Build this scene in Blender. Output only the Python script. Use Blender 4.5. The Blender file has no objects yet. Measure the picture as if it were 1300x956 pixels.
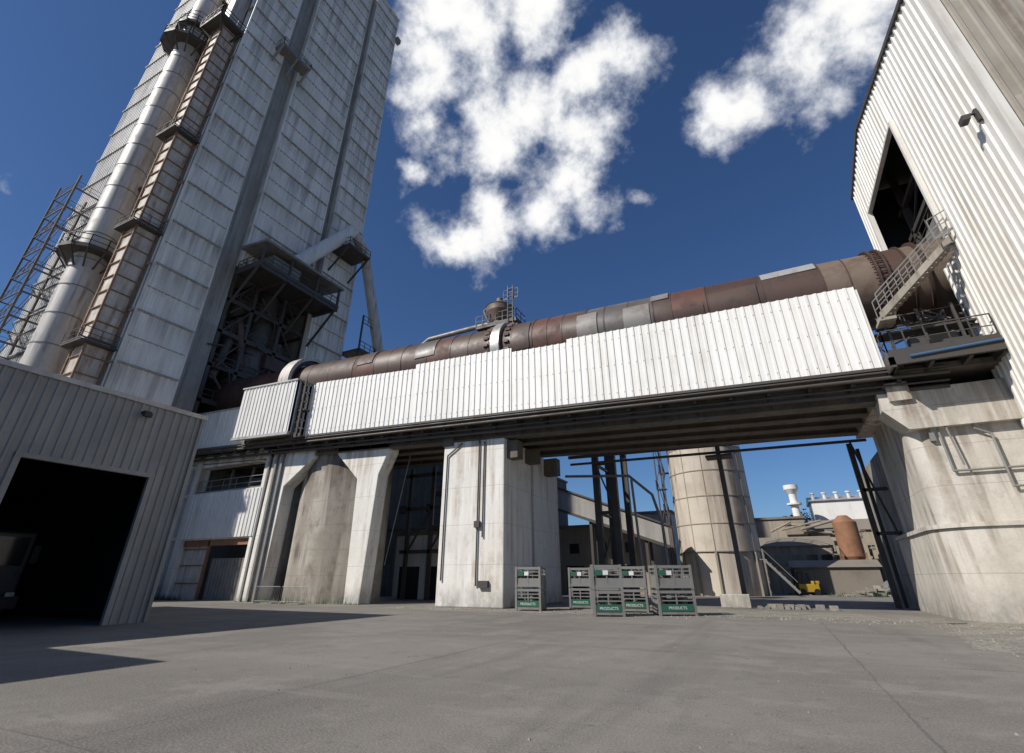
import bpy, math, random
from mathutils import Vector, Matrix
random.seed(7)
S=bpy.context.scene
R=math.radians
# ---------------------------------------------------------------- materials
def newmat(name):
    m=bpy.data.materials.new(name); m.use_nodes=True
    nt=m.node_tree; b=nt.nodes['Principled BSDF']
    return m,nt,b
def nd(nt,t,**k):
    n=nt.nodes.new(t)
    for a,v in k.items(): setattr(n,a,v)
    return n
def math_(nt,op,a,b=None,c=None,clamp=False):
    n=nd(nt,'ShaderNodeMath',operation=op); n.use_clamp=clamp
    for i,v in enumerate((a,b,c)):
        if v is None: continue
        if hasattr(v,'links'): nt.links.new(v,n.inputs[i])
        else: n.inputs[i].default_value=v
    return n.outputs[0]
def mixc(nt,fac,a,b,blend='MIX'):
    n=nd(nt,'ShaderNodeMix',data_type='RGBA',blend_type=blend)
    for i,v in ((0,fac),(6,a),(7,b)):
        if hasattr(v,'links'): nt.links.new(v,n.inputs[i])
        elif i==0: n.inputs[0].default_value=v
        else: n.inputs[i].default_value=(v[0],v[1],v[2],1)
    return n.outputs[2]
def noise(nt,vec,scale,detail=4,rough=.6,stretch=(1,1,1),off=(0,0,0)):
    mp=nd(nt,'ShaderNodeMapping'); mp.inputs['Scale'].default_value=stretch; mp.inputs['Location'].default_value=off
    nt.links.new(vec,mp.inputs['Vector'])
    n=nd(nt,'ShaderNodeTexNoise'); n.inputs['Scale'].default_value=scale
    n.inputs['Detail'].default_value=detail; n.inputs['Roughness'].default_value=rough
    nt.links.new(mp.outputs[0],n.inputs['Vector'])
    return n.outputs['Fac']
def ramp(nt,v,lo,hi,a=0.,b=1.):
    n=nd(nt,'ShaderNodeMapRange'); n.inputs[1].default_value=lo; n.inputs[2].default_value=hi
    n.inputs[3].default_value=a; n.inputs[4].default_value=b
    n.interpolation_type='SMOOTHSTEP'
    nt.links.new(v,n.inputs[0]); return n.outputs[0]
def mat(name,base,dirt=None,dirt_amt=.5,streak=None,streak_amt=0.,rough=.7,metal=0.,cell=None,cell_amt=.15,
        lines=None,bump=.02,nscale=.6,seed=0.,fine=.12,sscale=1.6,big=0.,grime=.45):
    m,nt,b=newmat(name)
    tc=nd(nt,'ShaderNodeTexCoord'); v=tc.outputs['Object']
    col=(base[0],base[1],base[2])
    n1=noise(nt,v,nscale,4,.65,off=(seed,seed,0))
    dirt=dirt or tuple(c*.45 for c in base)
    c=mixc(nt,ramp(nt,n1,.42,.72,0,dirt_amt),col,dirt)
    if streak:
        n2=noise(nt,v,sscale,3,.65,(1,1,.06),off=(seed,3,1))
        f=math_(nt,'MULTIPLY',ramp(nt,n2,.45,.66),ramp(nt,n1,.66,.38))
        f=math_(nt,'MULTIPLY',f,streak_amt)
        c=mixc(nt,f,c,streak)
    if fine or bump: nf=noise(nt,v,9,3,.7)
    if fine:
        c=mixc(nt,ramp(nt,nf,.35,.7,0,fine),c,tuple(x*.4 for x in base))
    if cell or lines or big:
        sx=nd(nt,'ShaderNodeSeparateXYZ'); nt.links.new(v,sx.inputs[0])
    if cell:
        h=math_(nt,'ADD',sx.outputs[0],sx.outputs[1])
        a=math_(nt,'FLOOR',math_(nt,'DIVIDE',h,cell[0]))
        z=math_(nt,'FLOOR',math_(nt,'DIVIDE',sx.outputs[2],cell[1]))
        cx=nd(nt,'ShaderNodeCombineXYZ'); nt.links.new(a,cx.inputs[0]); nt.links.new(z,cx.inputs[1])
        w=nd(nt,'ShaderNodeTexWhiteNoise'); nt.links.new(cx.outputs[0],w.inputs[0])
        c=mixc(nt,math_(nt,'MULTIPLY',w.outputs['Value'],cell_amt),c,tuple(x*.35 for x in base))
    if big:   # dirt washed down from each floor joint
        fr=math_(nt,'FRACT',math_(nt,'DIVIDE',math_(nt,'SUBTRACT',sx.outputs[2],3.),5.3))
        f=math_(nt,'MULTIPLY',ramp(nt,fr,.45,1.),ramp(nt,n2,.35,.6))
        c=mixc(nt,math_(nt,'MULTIPLY',f,big),c,streak)
    if lines:
        fr=math_(nt,'FRACT',math_(nt,'DIVIDE',sx.outputs[2],lines))
        f=math_(nt,'LESS_THAN',fr,.03/lines)
        c=mixc(nt,math_(nt,'MULTIPLY',f,.45),c,tuple(x*.3 for x in base))
        # blotchy damp / grime patches, rain streaks from the top edge, splash dirt at the foot
        n5=noise(nt,v,1.3,5,.75,(1,1,.5),off=(seed,7,7))
        c=mixc(nt,ramp(nt,n5,.52,.70,0,grime),c,tuple(x*.5 for x in dirt))
        f=math_(nt,'MULTIPLY',ramp(nt,sx.outputs[2],7.0,10.8),ramp(nt,n2,.44,.62,0,grime*1.5))
        c=mixc(nt,f,c,streak)
        f=math_(nt,'MULTIPLY',ramp(nt,sx.outputs[2],1.6,0.),ramp(nt,n5,.35,.6,.2,.8))
        c=mixc(nt,f,c,tuple(x*.38 for x in base))
    nt.links.new(c,b.inputs['Base Color'])
    b.inputs['Metallic'].default_value=metal
    nt.links.new(ramp(nt,n1,.3,.8,max(rough-.1,.05),min(rough+.15,1)),b.inputs['Roughness'])
    if bump:
        bp=nd(nt,'ShaderNodeBump'); bp.inputs['Strength'].default_value=.5; bp.inputs['Distance'].default_value=bump
        nt.links.new(nf,bp.inputs['Height']); nt.links.new(bp.outputs[0],b.inputs['Normal'])
    return m
M={}
M['clad_white']=mat('clad_white',(.84,.82,.78),(.62,.57,.5),.28,(.36,.3,.23),.28,.5,cell=(1.,50),cell_amt=.09,fine=.04,bump=0)
M['clad_box']=mat('clad_box',(.77,.75,.71),(.5,.46,.4),.35,(.28,.22,.16),.4,.5,cell=(1.,50),cell_amt=.10,fine=.05,seed=5,bump=0)
M['clad_tower']=mat('clad_tower',(.84,.81,.76),(.56,.52,.46),.5,(.24,.215,.18),.55,.55,cell=(1.2,5.3),cell_amt=.2,fine=0,nscale=.22,sscale=1.1,big=.38,bump=0)
M['clad_shade_joint']=mat('clad_shade_joint',(.38,.365,.335),(.22,.21,.19),.5,(.14,.125,.1),.6,.6,cell=(2,5.3),cell_amt=.2,nscale=.3,fine=0,bump=0)  # darker copy of tower cladding, recess shade put into colour; also joint flashings
M['clad_grey']=mat('clad_grey',(.37,.355,.33),(.24,.22,.19),.5,(.16,.14,.115),.5,.5,cell=(1.,50),cell_amt=.18,fine=.08,bump=0)
M['clad_right']=mat('clad_right',(.78,.75,.69),(.55,.5,.43),.4,(.36,.29,.21),.5,.5,cell=(1.,6),cell_amt=.15,fine=.05,nscale=.3,bump=0)
M['clad_old']=mat('clad_old',(.40,.36,.30),(.25,.21,.17),.6,(.16,.12,.09),.8,.7,cell=(1.,6),cell_amt=.35,nscale=.4,fine=0,bump=0)
M['conc_white']=mat('conc_white',(.80,.775,.72),(.6,.56,.49),.45,(.33,.24,.16),.6,.85,lines=2.4,nscale=.5,grime=.28)
M['conc']=mat('conc',(.58,.54,.475),(.38,.335,.275),.55,(.2,.145,.1),.7,.9,lines=1.8,nscale=.5,seed=3,grime=.35)
M['conc_stain']=mat('conc_stain',(.42,.385,.33),(.2,.165,.13),.85,(.09,.062,.046),.95,.9,lines=1.8,nscale=.35,seed=8,sscale=.9)
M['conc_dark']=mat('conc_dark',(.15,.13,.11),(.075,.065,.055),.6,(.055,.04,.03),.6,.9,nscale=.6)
M['steel_dark']=mat('steel_dark',(.06,.055,.05),(.07,.042,.03),.6,rough=.6,nscale=1.2,bump=0,fine=0)
M['steel_grey']=mat('steel_grey',(.24,.235,.22),(.15,.11,.085),.5,rough=.55,nscale=1.2,metal=.2,bump=0,fine=0)
M['steel_rust']=mat('steel_rust',(.28,.17,.105),(.12,.06,.035),.7,rough=.85,nscale=1.,bump=0)
M['galv']=mat('galv',(.48,.475,.46),(.3,.28,.25),.5,(.22,.15,.1),.4,.45,metal=.35,nscale=.8,bump=0)
M['pipe_light']=mat('pipe_light',(.56,.535,.50),(.36,.31,.25),.6,(.24,.15,.09),.7,.55,metal=.15,nscale=.5,sscale=2.2,bump=0)
M['shaft']=mat('shaft',(.66,.61,.54),(.42,.30,.2),.6,(.27,.13,.065),.8,.7,nscale=.9,cell=(1.1,1.65),cell_amt=.3,bump=0)
M['rust_dark']=mat('rust_dark',(.065,.036,.028),(.028,.02,.018),.8,rough=.55,nscale=.7,bump=.01,streak=(.11,.045,.028),streak_amt=.5)
M['rust_red']=mat('rust_red',(.115,.042,.027),(.05,.024,.02),.8,rough=.6,nscale=.9,seed=2,bump=.01)
M['rust_brown']=mat('rust_brown',(.085,.047,.034),(.04,.024,.02),.8,rough=.55,nscale=.6,seed=4,bump=.01)
M['kiln_grey']=mat('kiln_grey',(.22,.205,.19),(.12,.08,.06),.7,rough=.5,nscale=1.1,seed=6,bump=.01)
M['kiln_slate']=mat('kiln_slate',(.10,.092,.086),(.075,.045,.034),.8,rough=.5,nscale=1.,seed=7,bump=.01)
M['kiln_tan']=mat('kiln_tan',(.17,.125,.095),(.09,.055,.04),.8,rough=.6,nscale=.8,seed=9,bump=.01)
M['tyre_steel']=mat('tyre_steel',(.5,.47,.43),(.3,.25,.2),.5,rough=.4,metal=.6,nscale=2)
M['green']=mat('green',(.02,.12,.07),(.04,.07,.05),.5,rough=.5,nscale=3,bump=0)
M['sign_white']=mat('sign_white',(.75,.75,.72),(.6,.6,.56),.3,rough=.5,bump=0)
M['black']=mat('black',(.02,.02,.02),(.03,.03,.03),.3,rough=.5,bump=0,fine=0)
M['truck_shaded']=mat('truck_shaded',(.045,.045,.045),(.03,.03,.03),.3,rough=.5,bump=0)  # body colour darkened to carry the shade inside the shed
M['yellow']=mat('yellow',(.5,.32,.03),(.3,.2,.05),.4,rough=.4,bump=0)
M['blue']=mat('blue',(.05,.12,.22),(.05,.08,.12),.4,rough=.4,bump=0)
M['car_paint']=mat('car_paint',(.25,.27,.3),(.2,.2,.2),.2,rough=.25,metal=.4,bump=0)
M['glass']=mat('glass',(.02,.025,.03),(.03,.03,.03),.1,rough=.08,bump=0,fine=0)
M['silo']=mat('silo',(.56,.50,.42),(.36,.28,.21),.65,(.2,.13,.085),.9,.8,nscale=.25,sscale=1.1,bump=0)
M['bg_conc']=mat('bg_conc',(.38,.33,.26),(.2,.165,.125),.7,(.14,.11,.08),.6,.9,nscale=.2,cell=(4,3),cell_amt=.3,bump=0)
M['bg_roof']=mat('bg_roof',(.22,.19,.155),(.12,.10,.08),.6,rough=.8,nscale=.3,bump=0)
M['rust_silo']=mat('rust_silo',(.30,.15,.08),(.17,.08,.045),.6,rough=.7,nscale=.8,bump=0)
M['foliage']=mat('foliage',(.05,.085,.03),(.025,.05,.015),.7,rough=.7,nscale=1.5,bump=0,fine=0)
M['bark']=mat('bark',(.12,.09,.06),rough=.9,bump=0)
# ground
def ground_mat():
    m,nt,b=newmat('asphalt')
    tc=nd(nt,'ShaderNodeTexCoord'); v=tc.outputs['Object']
    n1=noise(nt,v,.13,4,.6); n2=noise(nt,v,.5,5,.72); n3=noise(nt,v,30,2,.7); n4=noise(nt,v,.35,4,.65,(1,.10,1)); n5=noise(nt,v,2.2,4,.8)
    n6=noise(nt,v,.9,3,.6,(.12,1,1),off=(5,5,0))
    c=mixc(nt,ramp(nt,n1,.40,.60),(.185,.170,.148),(.135,.123,.107))
    c=mixc(nt,ramp(nt,n2,.50,.64,0,.6),c,(.235,.215,.185))
    c=mixc(nt,ramp(nt,n2,.46,.34,0,.5),c,(.095,.087,.077))
    c=mixc(nt,ramp(nt,n4,.54,.66,0,.5),c,(.085,.078,.069))
    c=mixc(nt,ramp(nt,n6,.56,.66,0,.4),c,(.23,.21,.182))
    c=mixc(nt,ramp(nt,n5,.57,.68,0,.6),c,(.08,.074,.065))
    c=mixc(nt,ramp(nt,n3,.42,.66,0,.5),c,(.29,.267,.23))
    dx=nd(nt,'ShaderNodeSeparateXYZ'); nt.links.new(v,dx.inputs[0])
    nw=math_(nt,'MULTIPLY',math_(nt,'SUBTRACT',n2,.5),.22)
    def joint(sock,per,off):
        a=math_(nt,'ADD',math_(nt,'ADD',sock,nw),off); fr=math_(nt,'FRACT',math_(nt,'DIVIDE',a,per))
        return math_(nt,'LESS_THAN',math_(nt,'ABSOLUTE',math_(nt,'SUBTRACT',fr,.5)),.02/per)
    j=math_(nt,'MAXIMUM',joint(dx.outputs[0],8.5,3.1),joint(dx.outputs[1],10.5,1.5))
    c=mixc(nt,math_(nt,'MULTIPLY',j,ramp(nt,n1,.3,.6,.75,.3)),c,(.035,.032,.03))
    nt.links.new(c,b.inputs['Base Color']); b.inputs['Roughness'].default_value=.88
    bp=nd(nt,'ShaderNodeBump'); bp.inputs['Strength'].default_value=.8; bp.inputs['Distance'].default_value=.014
    nt.links.new(n3,bp.inputs['Height']); nt.links.new(bp.outputs[0],b.inputs['Normal'])
    return m
M['asphalt']=ground_mat()
def gravel_mat():
    m,nt,b=newmat('gravel')
    tc=nd(nt,'ShaderNodeTexCoord'); v=tc.outputs['Object']
    vo=nd(nt,'ShaderNodeTexVoronoi'); vo.inputs['Scale'].default_value=12; nt.links.new(v,vo.inputs['Vector'])
    n1=noise(nt,v,.8,5,.7)
    c=mixc(nt,vo.outputs['Distance'],(.40,.37,.31),(.12,.108,.09))
    c=mixc(nt,ramp(nt,n1,.4,.62,0,.75),c,(.17,.157,.135))
    nt.links.new(c,b.inputs['Base Color']); b.inputs['Roughness'].default_value=.95
    bp=nd(nt,'ShaderNodeBump'); bp.inputs['Distance'].default_value=.03; nt.links.new(vo.outputs['Distance'],bp.inputs['Height']); nt.links.new(bp.outputs[0],b.inputs['Normal'])
    return m
M['gravel']=gravel_mat()
M['concrete_slab']=mat('concrete_slab',(.2,.185,.165),(.11,.10,.088),.7,rough=.9,nscale=.5,fine=.3)
# ---------------------------------------------------------------- mesh builder
class B:
    def __init__(s): s.v=[];s.f=[]
    def hexa(s,c):
        i=len(s.v); s.v+= [tuple(p) for p in c]
        s.f+=[(i,i+3,i+2,i+1),(i+4,i+5,i+6,i+7),(i,i+1,i+5,i+4),(i+1,i+2,i+6,i+5),(i+2,i+3,i+7,i+6),(i+3,i,i+4,i+7)]
    def box(s,x0,x1,y0,y1,z0,z1):
        s.hexa([(x0,y0,z0),(x1,y0,z0),(x1,y1,z0),(x0,y1,z0),(x0,y0,z1),(x1,y0,z1),(x1,y1,z1),(x0,y1,z1)])
    def slope(s,x0,x1,y0,y1,zb,zt):
        s.hexa([(x0,y0,zb(x0)),(x1,y0,zb(x1)),(x1,y1,zb(x1)),(x0,y1,zb(x0)),(x0,y0,zt(x0)),(x1,y0,zt(x1)),(x1,y1,zt(x1)),(x0,y1,zt(x0))])
    def beam(s,p,q,w=.1,h=None):
        h=h or w; p=Vector(p);q=Vector(q);d=(q-p)
        if d.length<1e-5:return
        d.normalize(); up=Vector((0,0,1))
        if abs(d.z)>.95: up=Vector((0,1,0))
        a=d.cross(up).normalized()*w/2; b=a.cross(d).normalized()*h/2
        s.hexa([p-a-b,p+a-b,p+a+b,p-a+b,q-a-b,q+a-b,q+a+b,q-a+b])
    def cyl(s,p,q,r,seg=24,r2=None,cap=True):
        r2=r if r2 is None else r2
        p=Vector(p);q=Vector(q);d=(q-p).normalized(); up=Vector((0,0,1))
        if abs(d.z)>.95: up=Vector((0,1,0))
        a=d.cross(up).normalized(); b=a.cross(d).normalized(); i=len(s.v)
        for c,rr in ((p,r),(q,r2)):
            for k in range(seg):
                t=2*math.pi*k/seg; s.v.append(tuple(c+a*math.cos(t)*rr+b*math.sin(t)*rr))
        for k in range(seg):
            j=(k+1)%seg; s.f.append((i+k,i+j,i+seg+j,i+seg+k))
        if cap: s.f.append(tuple(i+k for k in reversed(range(seg)))); s.f.append(tuple(i+seg+k for k in range(seg)))
    def tube(s,pts,r,seg=12):
        for a,b in zip(pts[:-1],pts[1:]): s.cyl(a,b,r,seg)
        for a in pts[1:-1]: s.ball(a,r,seg)
    def ball(s,c,r,seg=12):
        i=len(s.v); n=6
        for a in range(1,n):
            for k in range(seg):
                th=math.pi*a/n;ph=2*math.pi*k/seg
                s.v.append((c[0]+r*math.sin(th)*math.cos(ph),c[1]+r*math.sin(th)*math.sin(ph),c[2]+r*math.cos(th)))
        for a in range(n-2):
            for k in range(seg):
                j=(k+1)%seg; s.f.append((i+a*seg+k,i+(a+1)*seg+k,i+(a+1)*seg+j,i+a*seg+j))
        s.f.append(tuple(i+k for k in range(seg))); s.f.append(tuple(i+(n-2)*seg+k for k in reversed(range(seg))))
    def prism(s,poly,z0,z1):
        i=len(s.v);n=len(poly)
        s.v+=[(x,y,z0) for x,y in poly]+[(x,y,z1) for x,y in poly]
        s.f+=[tuple(i+k for k in reversed(range(n))),tuple(i+n+k for k in range(n))]
        for k in range(n): j=(k+1)%n; s.f.append((i+k,i+j,i+n+j,i+n+k))
    def prismy(s,poly,y0,y1):  # poly in xz
        i=len(s.v);n=len(poly)
        s.v+=[(x,y0,z) for x,z in poly]+[(x,y1,z) for x,z in poly]
        s.f+=[tuple(i+k for k in range(n)),tuple(i+n+k for k in reversed(range(n)))]
        for k in range(n): j=(k+1)%n; s.f.append((i+j,i+k,i+n+k,i+n+j))
    def sheet(s,p0,p1,zb,zt,nrm,pitch=.5,depth=.07):
        """corrugated cladding from p0 to p1 (xy), zb/zt callable(t metres)"""
        p0=Vector((p0[0],p0[1]));p1=Vector((p1[0],p1[1]));L=(p1-p0).length;d=(p1-p0)/L
        nv=Vector(nrm); prof=[(0,0),(.52,0),(.62,1),(.88,1),(.98,0)]
        ts=[];k=0
        while k*pitch<L:
            for a,h in prof:
                t=(k+a)*pitch
                if t<=L: ts.append((t,h*depth))
            k+=1
        if ts[-1][0]<L: ts.append((L,0))
        if not callable(zb): zv=zb; zb=lambda t:zv
        if not callable(zt): zw=zt; zt=lambda t:zw
        i=len(s.v)
        for t,h in ts:
            q=p0+d*t+nv*h
            s.v.append((q.x,q.y,zb(t)));s.v.append((q.x,q.y,zt(t)))
        for k in range(len(ts)-1):
            s.f.append((i+2*k,i+2*k+2,i+2*k+3,i+2*k+1))
    def rail(s,pts,h=1.1,sp=1.5,w=.05,mid=True):
        for a,b in zip(pts[:-1],pts[1:]):
            a=Vector(a);b=Vector(b);n=max(1,int((b-a).length/sp))
            for k in range(n+1):
                p=a.lerp(b,k/n); s.beam(p,p+Vector((0,0,h)),w)
            u=Vector((0,0,h)); s.beam(a+u,b+u,w)
            if mid: s.beam(a+u*.5,b+u*.5,w*.8); s.beam(a+Vector((0,0,.08)),b+Vector((0,0,.08)),.02,.14)
    def arc(s,c,r0,r1,x0,x1,t0,t1,seg=24):
        """partial ring around x axis; c=(y,z)"""
        i=len(s.v)
        for k in range(seg+1):
            t=t0+(t1-t0)*k/seg; cs,sn=math.cos(t),math.sin(t)
            for x,r in ((x0,r0),(x1,r0),(x1,r1),(x0,r1)):
                s.v.append((x,c[0]+cs*r,c[1]+sn*r))
        for k in range(seg):
            a=i+4*k;b=a+4
            for m in range(4): n=(m+1)%4; s.f.append((a+m,a+n,b+n,b+m))
        s.f.append((i,i+3,i+2,i+1)); j=i+4*seg; s.f.append((j,j+1,j+2,j+3))
def top(name):
    e=bpy.data.objects.new(name,None); S.collection.objects.link(e); e.empty_display_size=.5; return e
def part(parent,name,b,m,smooth=False,bevel=0):
    me=bpy.data.meshes.new(name); me.from_pydata(b.v,[],b.f); me.update()
    o=bpy.data.objects.new(name,me); S.collection.objects.link(o)
    me.materials.append(M[m] if isinstance(m,str) else m)
    if smooth:
        me.polygons.foreach_set('use_smooth',[True]*len(me.polygons))
        try: me.set_sharp_from_angle(angle=R(35))
        except Exception: pass
    if bevel:
        md=o.modifiers.new('bevel','BEVEL'); md.width=bevel; md.segments=2; md.limit_method='ANGLE'
    if parent: o.parent=parent
    return o
# ---------------------------------------------------------------- ground
b=B(); b.v=[(-2500,-2500,0),(2500,-2500,0),(2500,2500,0),(-2500,2500,0)]; b.f=[(0,1,2,3)]
part(None,'ground',b,'asphalt')
def patch(name,poly,z,m,jit=.0):
    pts=[]
    n=len(poly)
    for k in range(n):
        a=Vector(poly[k]);c=Vector(poly[(k+1)%n]); L=(c-a).length; q=max(1,int(L/.5)) if jit else 1
        for j in range(q):
            p=a.lerp(c,j/q); pts.append((p.x+random.uniform(-jit,jit),p.y+random.uniform(-jit,jit),z))
    bb=B(); bb.v=pts; bb.f=[tuple(range(len(pts)))]
    return part(None,name,bb,m)
patch('gravel_strip',[(-23,26.6),(-12,26.0),(-2,28.2),(6,27.6),(6.4,31),(-1,34),(-8,33.5),(-21,33)],.004,'gravel',.35)
patch('gravel_strip',[(4.0,18.5),(9,13),(18,13),(18,30),(6.4,28.9),(5.2,26)],.004,'gravel',.3)
patch('gravel_strip',[(-52,27),(-38,27.3),(-25,27.6),(-25,33),(-52,33)],.004,'gravel',.3)
patch('concrete_road',[(-1.0,34.5),(6.0,34.5),(6.2,90),(-0.5,90)],.006,'concrete_slab')
# loose stones scattered on the strips
b=B()
for k in range(1100):
    if k<500: x=random.uniform(-22,6); y=random.gauss(27.6,.9)
    elif k<900: x=random.uniform(4.5,12); y=random.uniform(14,27)
    else: x=random.uniform(-12,4); y=random.uniform(6,26)
    s=random.uniform(.02,.07)*(1 if k<900 else .4); a=random.uniform(0,3); c_,s_=math.cos(a)*s,math.sin(a)*s
    i=len(b.v); b.v+=[(x+c_,y+s_,0.0),(x-s_,y+c_,0.0),(x-c_,y-s_,0.0),(x+s_,y-c_,0.0),(x,y,s*.9)]; b.f+=[(i,i+1,i+4),(i+1,i+2,i+4),(i+2,i+3,i+4),(i+3,i,i+4)]
part(None,'gravel_stones',b,'gravel')
# ---------------------------------------------------------------- kiln
kz=lambda x:17.45-.035*x
KY=32.0; KR=2.3
K=top('rotary_kiln')
segs=[(-54,-45,'rust_dark'),(-45,-40,'rust_red'),(-40,-36.6,'rust_brown'),(-36.6,-31,'rust_dark'),(-31,-28.5,'rust_red'),(-28.5,-25.5,'rust_brown'),(-25.5,-22.8,'rust_dark'),
 (-22.8,-20.5,'rust_red'),(-20.5,-16.9,'rust_brown'),(-16.9,-13.2,'rust_dark'),(-13.2,-10.8,'rust_red'),(-10.8,-9,'rust_brown'),(-9,-7.6,'kiln_slate'),(-7.6,-4.2,'kiln_slate'),(-4.2,-3.0,'rust_brown'),
 (-3.0,-.8,'rust_red'),(-.8,2.5,'rust_dark'),(2.5,5.7,'rust_brown'),(5.7,8.4,'kiln_tan'),(8.4,9.8,'rust_brown'),(9.8,17,'kiln_tan')]
for i,(a,c,m) in enumerate(segs):
    b=B(); rr=KR+(.015 if i%2 else 0); b.cyl((a,KY,kz(a)),(c,KY,kz(c)),rr,64,cap=(i in(0,len(segs)-1)))
    part(K,'shell_section_%d'%i,b,m,True)
b=B()
for a,c,m in segs[1:]:
    b.cyl((a-.05,KY,kz(a)),(a+.05,KY,kz(a)),KR+.04,64)
for x in (-48,-42.5,-34,-26.9,-18.8,-12,-5.9,1,7): b.cyl((x-.03,KY,kz(x)),(x+.03,KY,kz(x)),KR+.03,64)
part(K,'weld_bands',b,'rust_brown',True)
for i,(x0,x1,t0,t1,m) in enumerate([(-9.6,-8.1,150,215,'kiln_grey'),(-6.2,-4.4,155,215,'kiln_grey'),(-4.3,-3.1,120,150,'kiln_grey'),(2.6,5.6,98,150,'galv'),(-2.9,-1,180,215,'rust_dark'),(-24,-22,130,180,'kiln_slate'),(-30.5,-28.7,130,170,'rust_brown'),(-.6,2.2,160,200,'rust_brown'),(-14.8,-13.4,140,200,'rust_brown')]):
    b=B(); c=(KY,kz((x0+x1)/2)); b.arc(c,KR,KR+.07,x0,x1,R(t0),R(t1),20); part(K,'shell_plate_%d'%i,b,m,True)
b=B(); b.cyl((-16.6,KY,kz(-16)),(-15.8,KY,kz(-16)),2.62,64); part(K,'riding_ring',b,'tyre_steel',True,.04)
b=B()
for k in range(24):
    t=2*math.pi*k/24; 
    for x in (-17.1,-15.3): b.box(x-.2,x+.2,KY+math.cos(t)*2.36-.1,KY+math.cos(t)*2.36+.1,kz(-16)+math.sin(t)*2.36-.1,kz(-16)+math.sin(t)*2.36+.1)
part(K,'ring_chairs',b,'rust_red')
b=B(); b.arc((KY,kz(-38.5)),2.4,2.95,-39.1,-38.5,0,R(360),64); part(K,'girth_gear',b,'steel_dark',True)
b=B(); b.arc((KY,kz(-38.5)),3.05,3.15,-39.6,-38.3,R(-10),R(200),40); b.arc((KY,kz(-38.5)),2.8,3.15,-38.3,-38.24,R(-10),R(200),40);part(K,'gear_guard',b,'pipe_light',True)
b=B()
for x,w,r in ((8.3,.12,2.5),(8.75,.12,2.5),(9.7,.1,2.42),(10.4,.14,2.5)):
    b.cyl((x,KY,kz(x)),(x+w,KY,kz(x)),r,64)
for k in range(40):
    t=2*math.pi*k/40; y=KY+math.cos(t)*2.42; z=kz(8.5)+math.sin(t)*2.42
    b.cyl((8.15,y,z),(8.95,y,z),.04,6)
part(K,'outlet_flanges',b,'rust_dark',True)
b=B()
for x in (-16,-38.5):
    for y in (30.1,33.9): b.cyl((x-.6,y,kz(x)-3.0),(x+.6,y,kz(x)-3.0),.75,28)
    b.box(x-1.5,x+1.5,29.2,34.8,12,kz(x)-3.6)
part(K,'support_rollers',b,'steel_dark',True)
# ---------------------------------------------------------------- bridge
BR=top('kiln_bridge')
zb=lambda x:11.23-.0352*x
def clad(x0,x1,t0,t1,y,nm,m='clad_white',zz=zb,dz=0):
    b=B(); L=x1-x0
    b.sheet((x0,y),(x1,y),lambda t:zz(x0+t)+dz,lambda t:t0+(t1-t0)*t/L,(0,-1),.46,.06)
    return part(BR,nm,b,m)
clad(-33.2,-22.35,17.1,16.42,28,'cladding_a')
clad(-22.37,-14.0,16.75,16.42,27.96,'cladding_b')
clad(-14.0,-9.8,16.12,15.97,28,'cladding_c')
clad(-9.82,6.6,16.2,15.72,27.97,'cladding_d')
b=B()
b.slope(-33.2,6.6,28.02,28.12,lambda x:zb(x)+.0,lambda x:zb(x)+4.4)
for x in (6.6,-33.3): b.box(x,x+.08,27.9,28.6,zb(x),zb(x)+4.5)
part(BR,'cladding_backing',b,'clad_box')
b=B()
for x0,x1,y in ((-33.2,-22.35,27.93),(-22.37,-14,27.89),(-14,-9.8,27.93),(-9.82,6.6,27.90)):
    for dz in (.35,2.2,4.0):
        x=x0+.345
        while x<x1:
            b.box(x-.02,x+.02,y-.012,y+.012,zb(x)+dz,zb(x)+dz+.04); x+=.46
part(BR,'cladding_screws',b,'steel_rust')
b=B()
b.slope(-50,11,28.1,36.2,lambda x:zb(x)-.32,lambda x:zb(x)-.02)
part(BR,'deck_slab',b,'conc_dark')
b=B()
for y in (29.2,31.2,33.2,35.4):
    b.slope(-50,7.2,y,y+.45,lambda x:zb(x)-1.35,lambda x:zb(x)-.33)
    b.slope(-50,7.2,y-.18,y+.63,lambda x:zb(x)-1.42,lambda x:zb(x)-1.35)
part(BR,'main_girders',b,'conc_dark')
b=B()
x=-50
while x<7:
    b.box(x,x+.18,28.15,35.9,zb(x)-.75,zb(x)-.33); b.beam((x+.1,28.2,zb(x)-.35),(x+.1,29.3,zb(x)-1.2),.1); x+=1.9
for z,r,y in ((-.28,.06,27.9),(-.55,.09,27.95),(-.85,.05,28.3),(-1.05,.11,28.6)):
    b.cyl((-50,y,zb(-50)+z),(9,y,zb(9)+z),r,10)
b.slope(-33.2,7.4,27.85,28.1,lambda x:zb(x)-.16,lambda x:zb(x)-.01)
part(BR,'walkway_brackets_and_pipes',b,'steel_dark')
def cabin(nm,x0,x1,y0,y1,z0,h,m):
    f=lambda x:z0-.035*(x-x0)
    b=B(); b.sheet((x0,y0),(x1,y0),lambda t:f(x0+t),lambda t:f(x0+t)+h,(0,-1),.46,.06)
    b.sheet((x1,y0),(x1,y1),f(x1),f(x1)+h,(1,0),.46,.06)
    part(BR,nm+'_cladding',b,m)
    b=B(); b.slope(x0,x1,y0+.02,y1,lambda x:f(x)+.05,lambda x:f(x)+h-.05); part(BR,nm+'_core',b,'clad_box')
    b=B(); b.slope(x0-.1,x1+.12,y0-.12,y1+.1,lambda x:f(x)+h-.04,lambda x:f(x)+h+.1)
    b.slope(x0-.06,x1+.1,y0-.1,y0+.1,lambda x:f(x)-.25,lambda x:f(x)-.02); part(BR,nm+'_trim',b,'galv')
cabin('drive_cabin',-41.4,-34.4,27,29.6,12.9,4.6,'clad_box')
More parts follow.
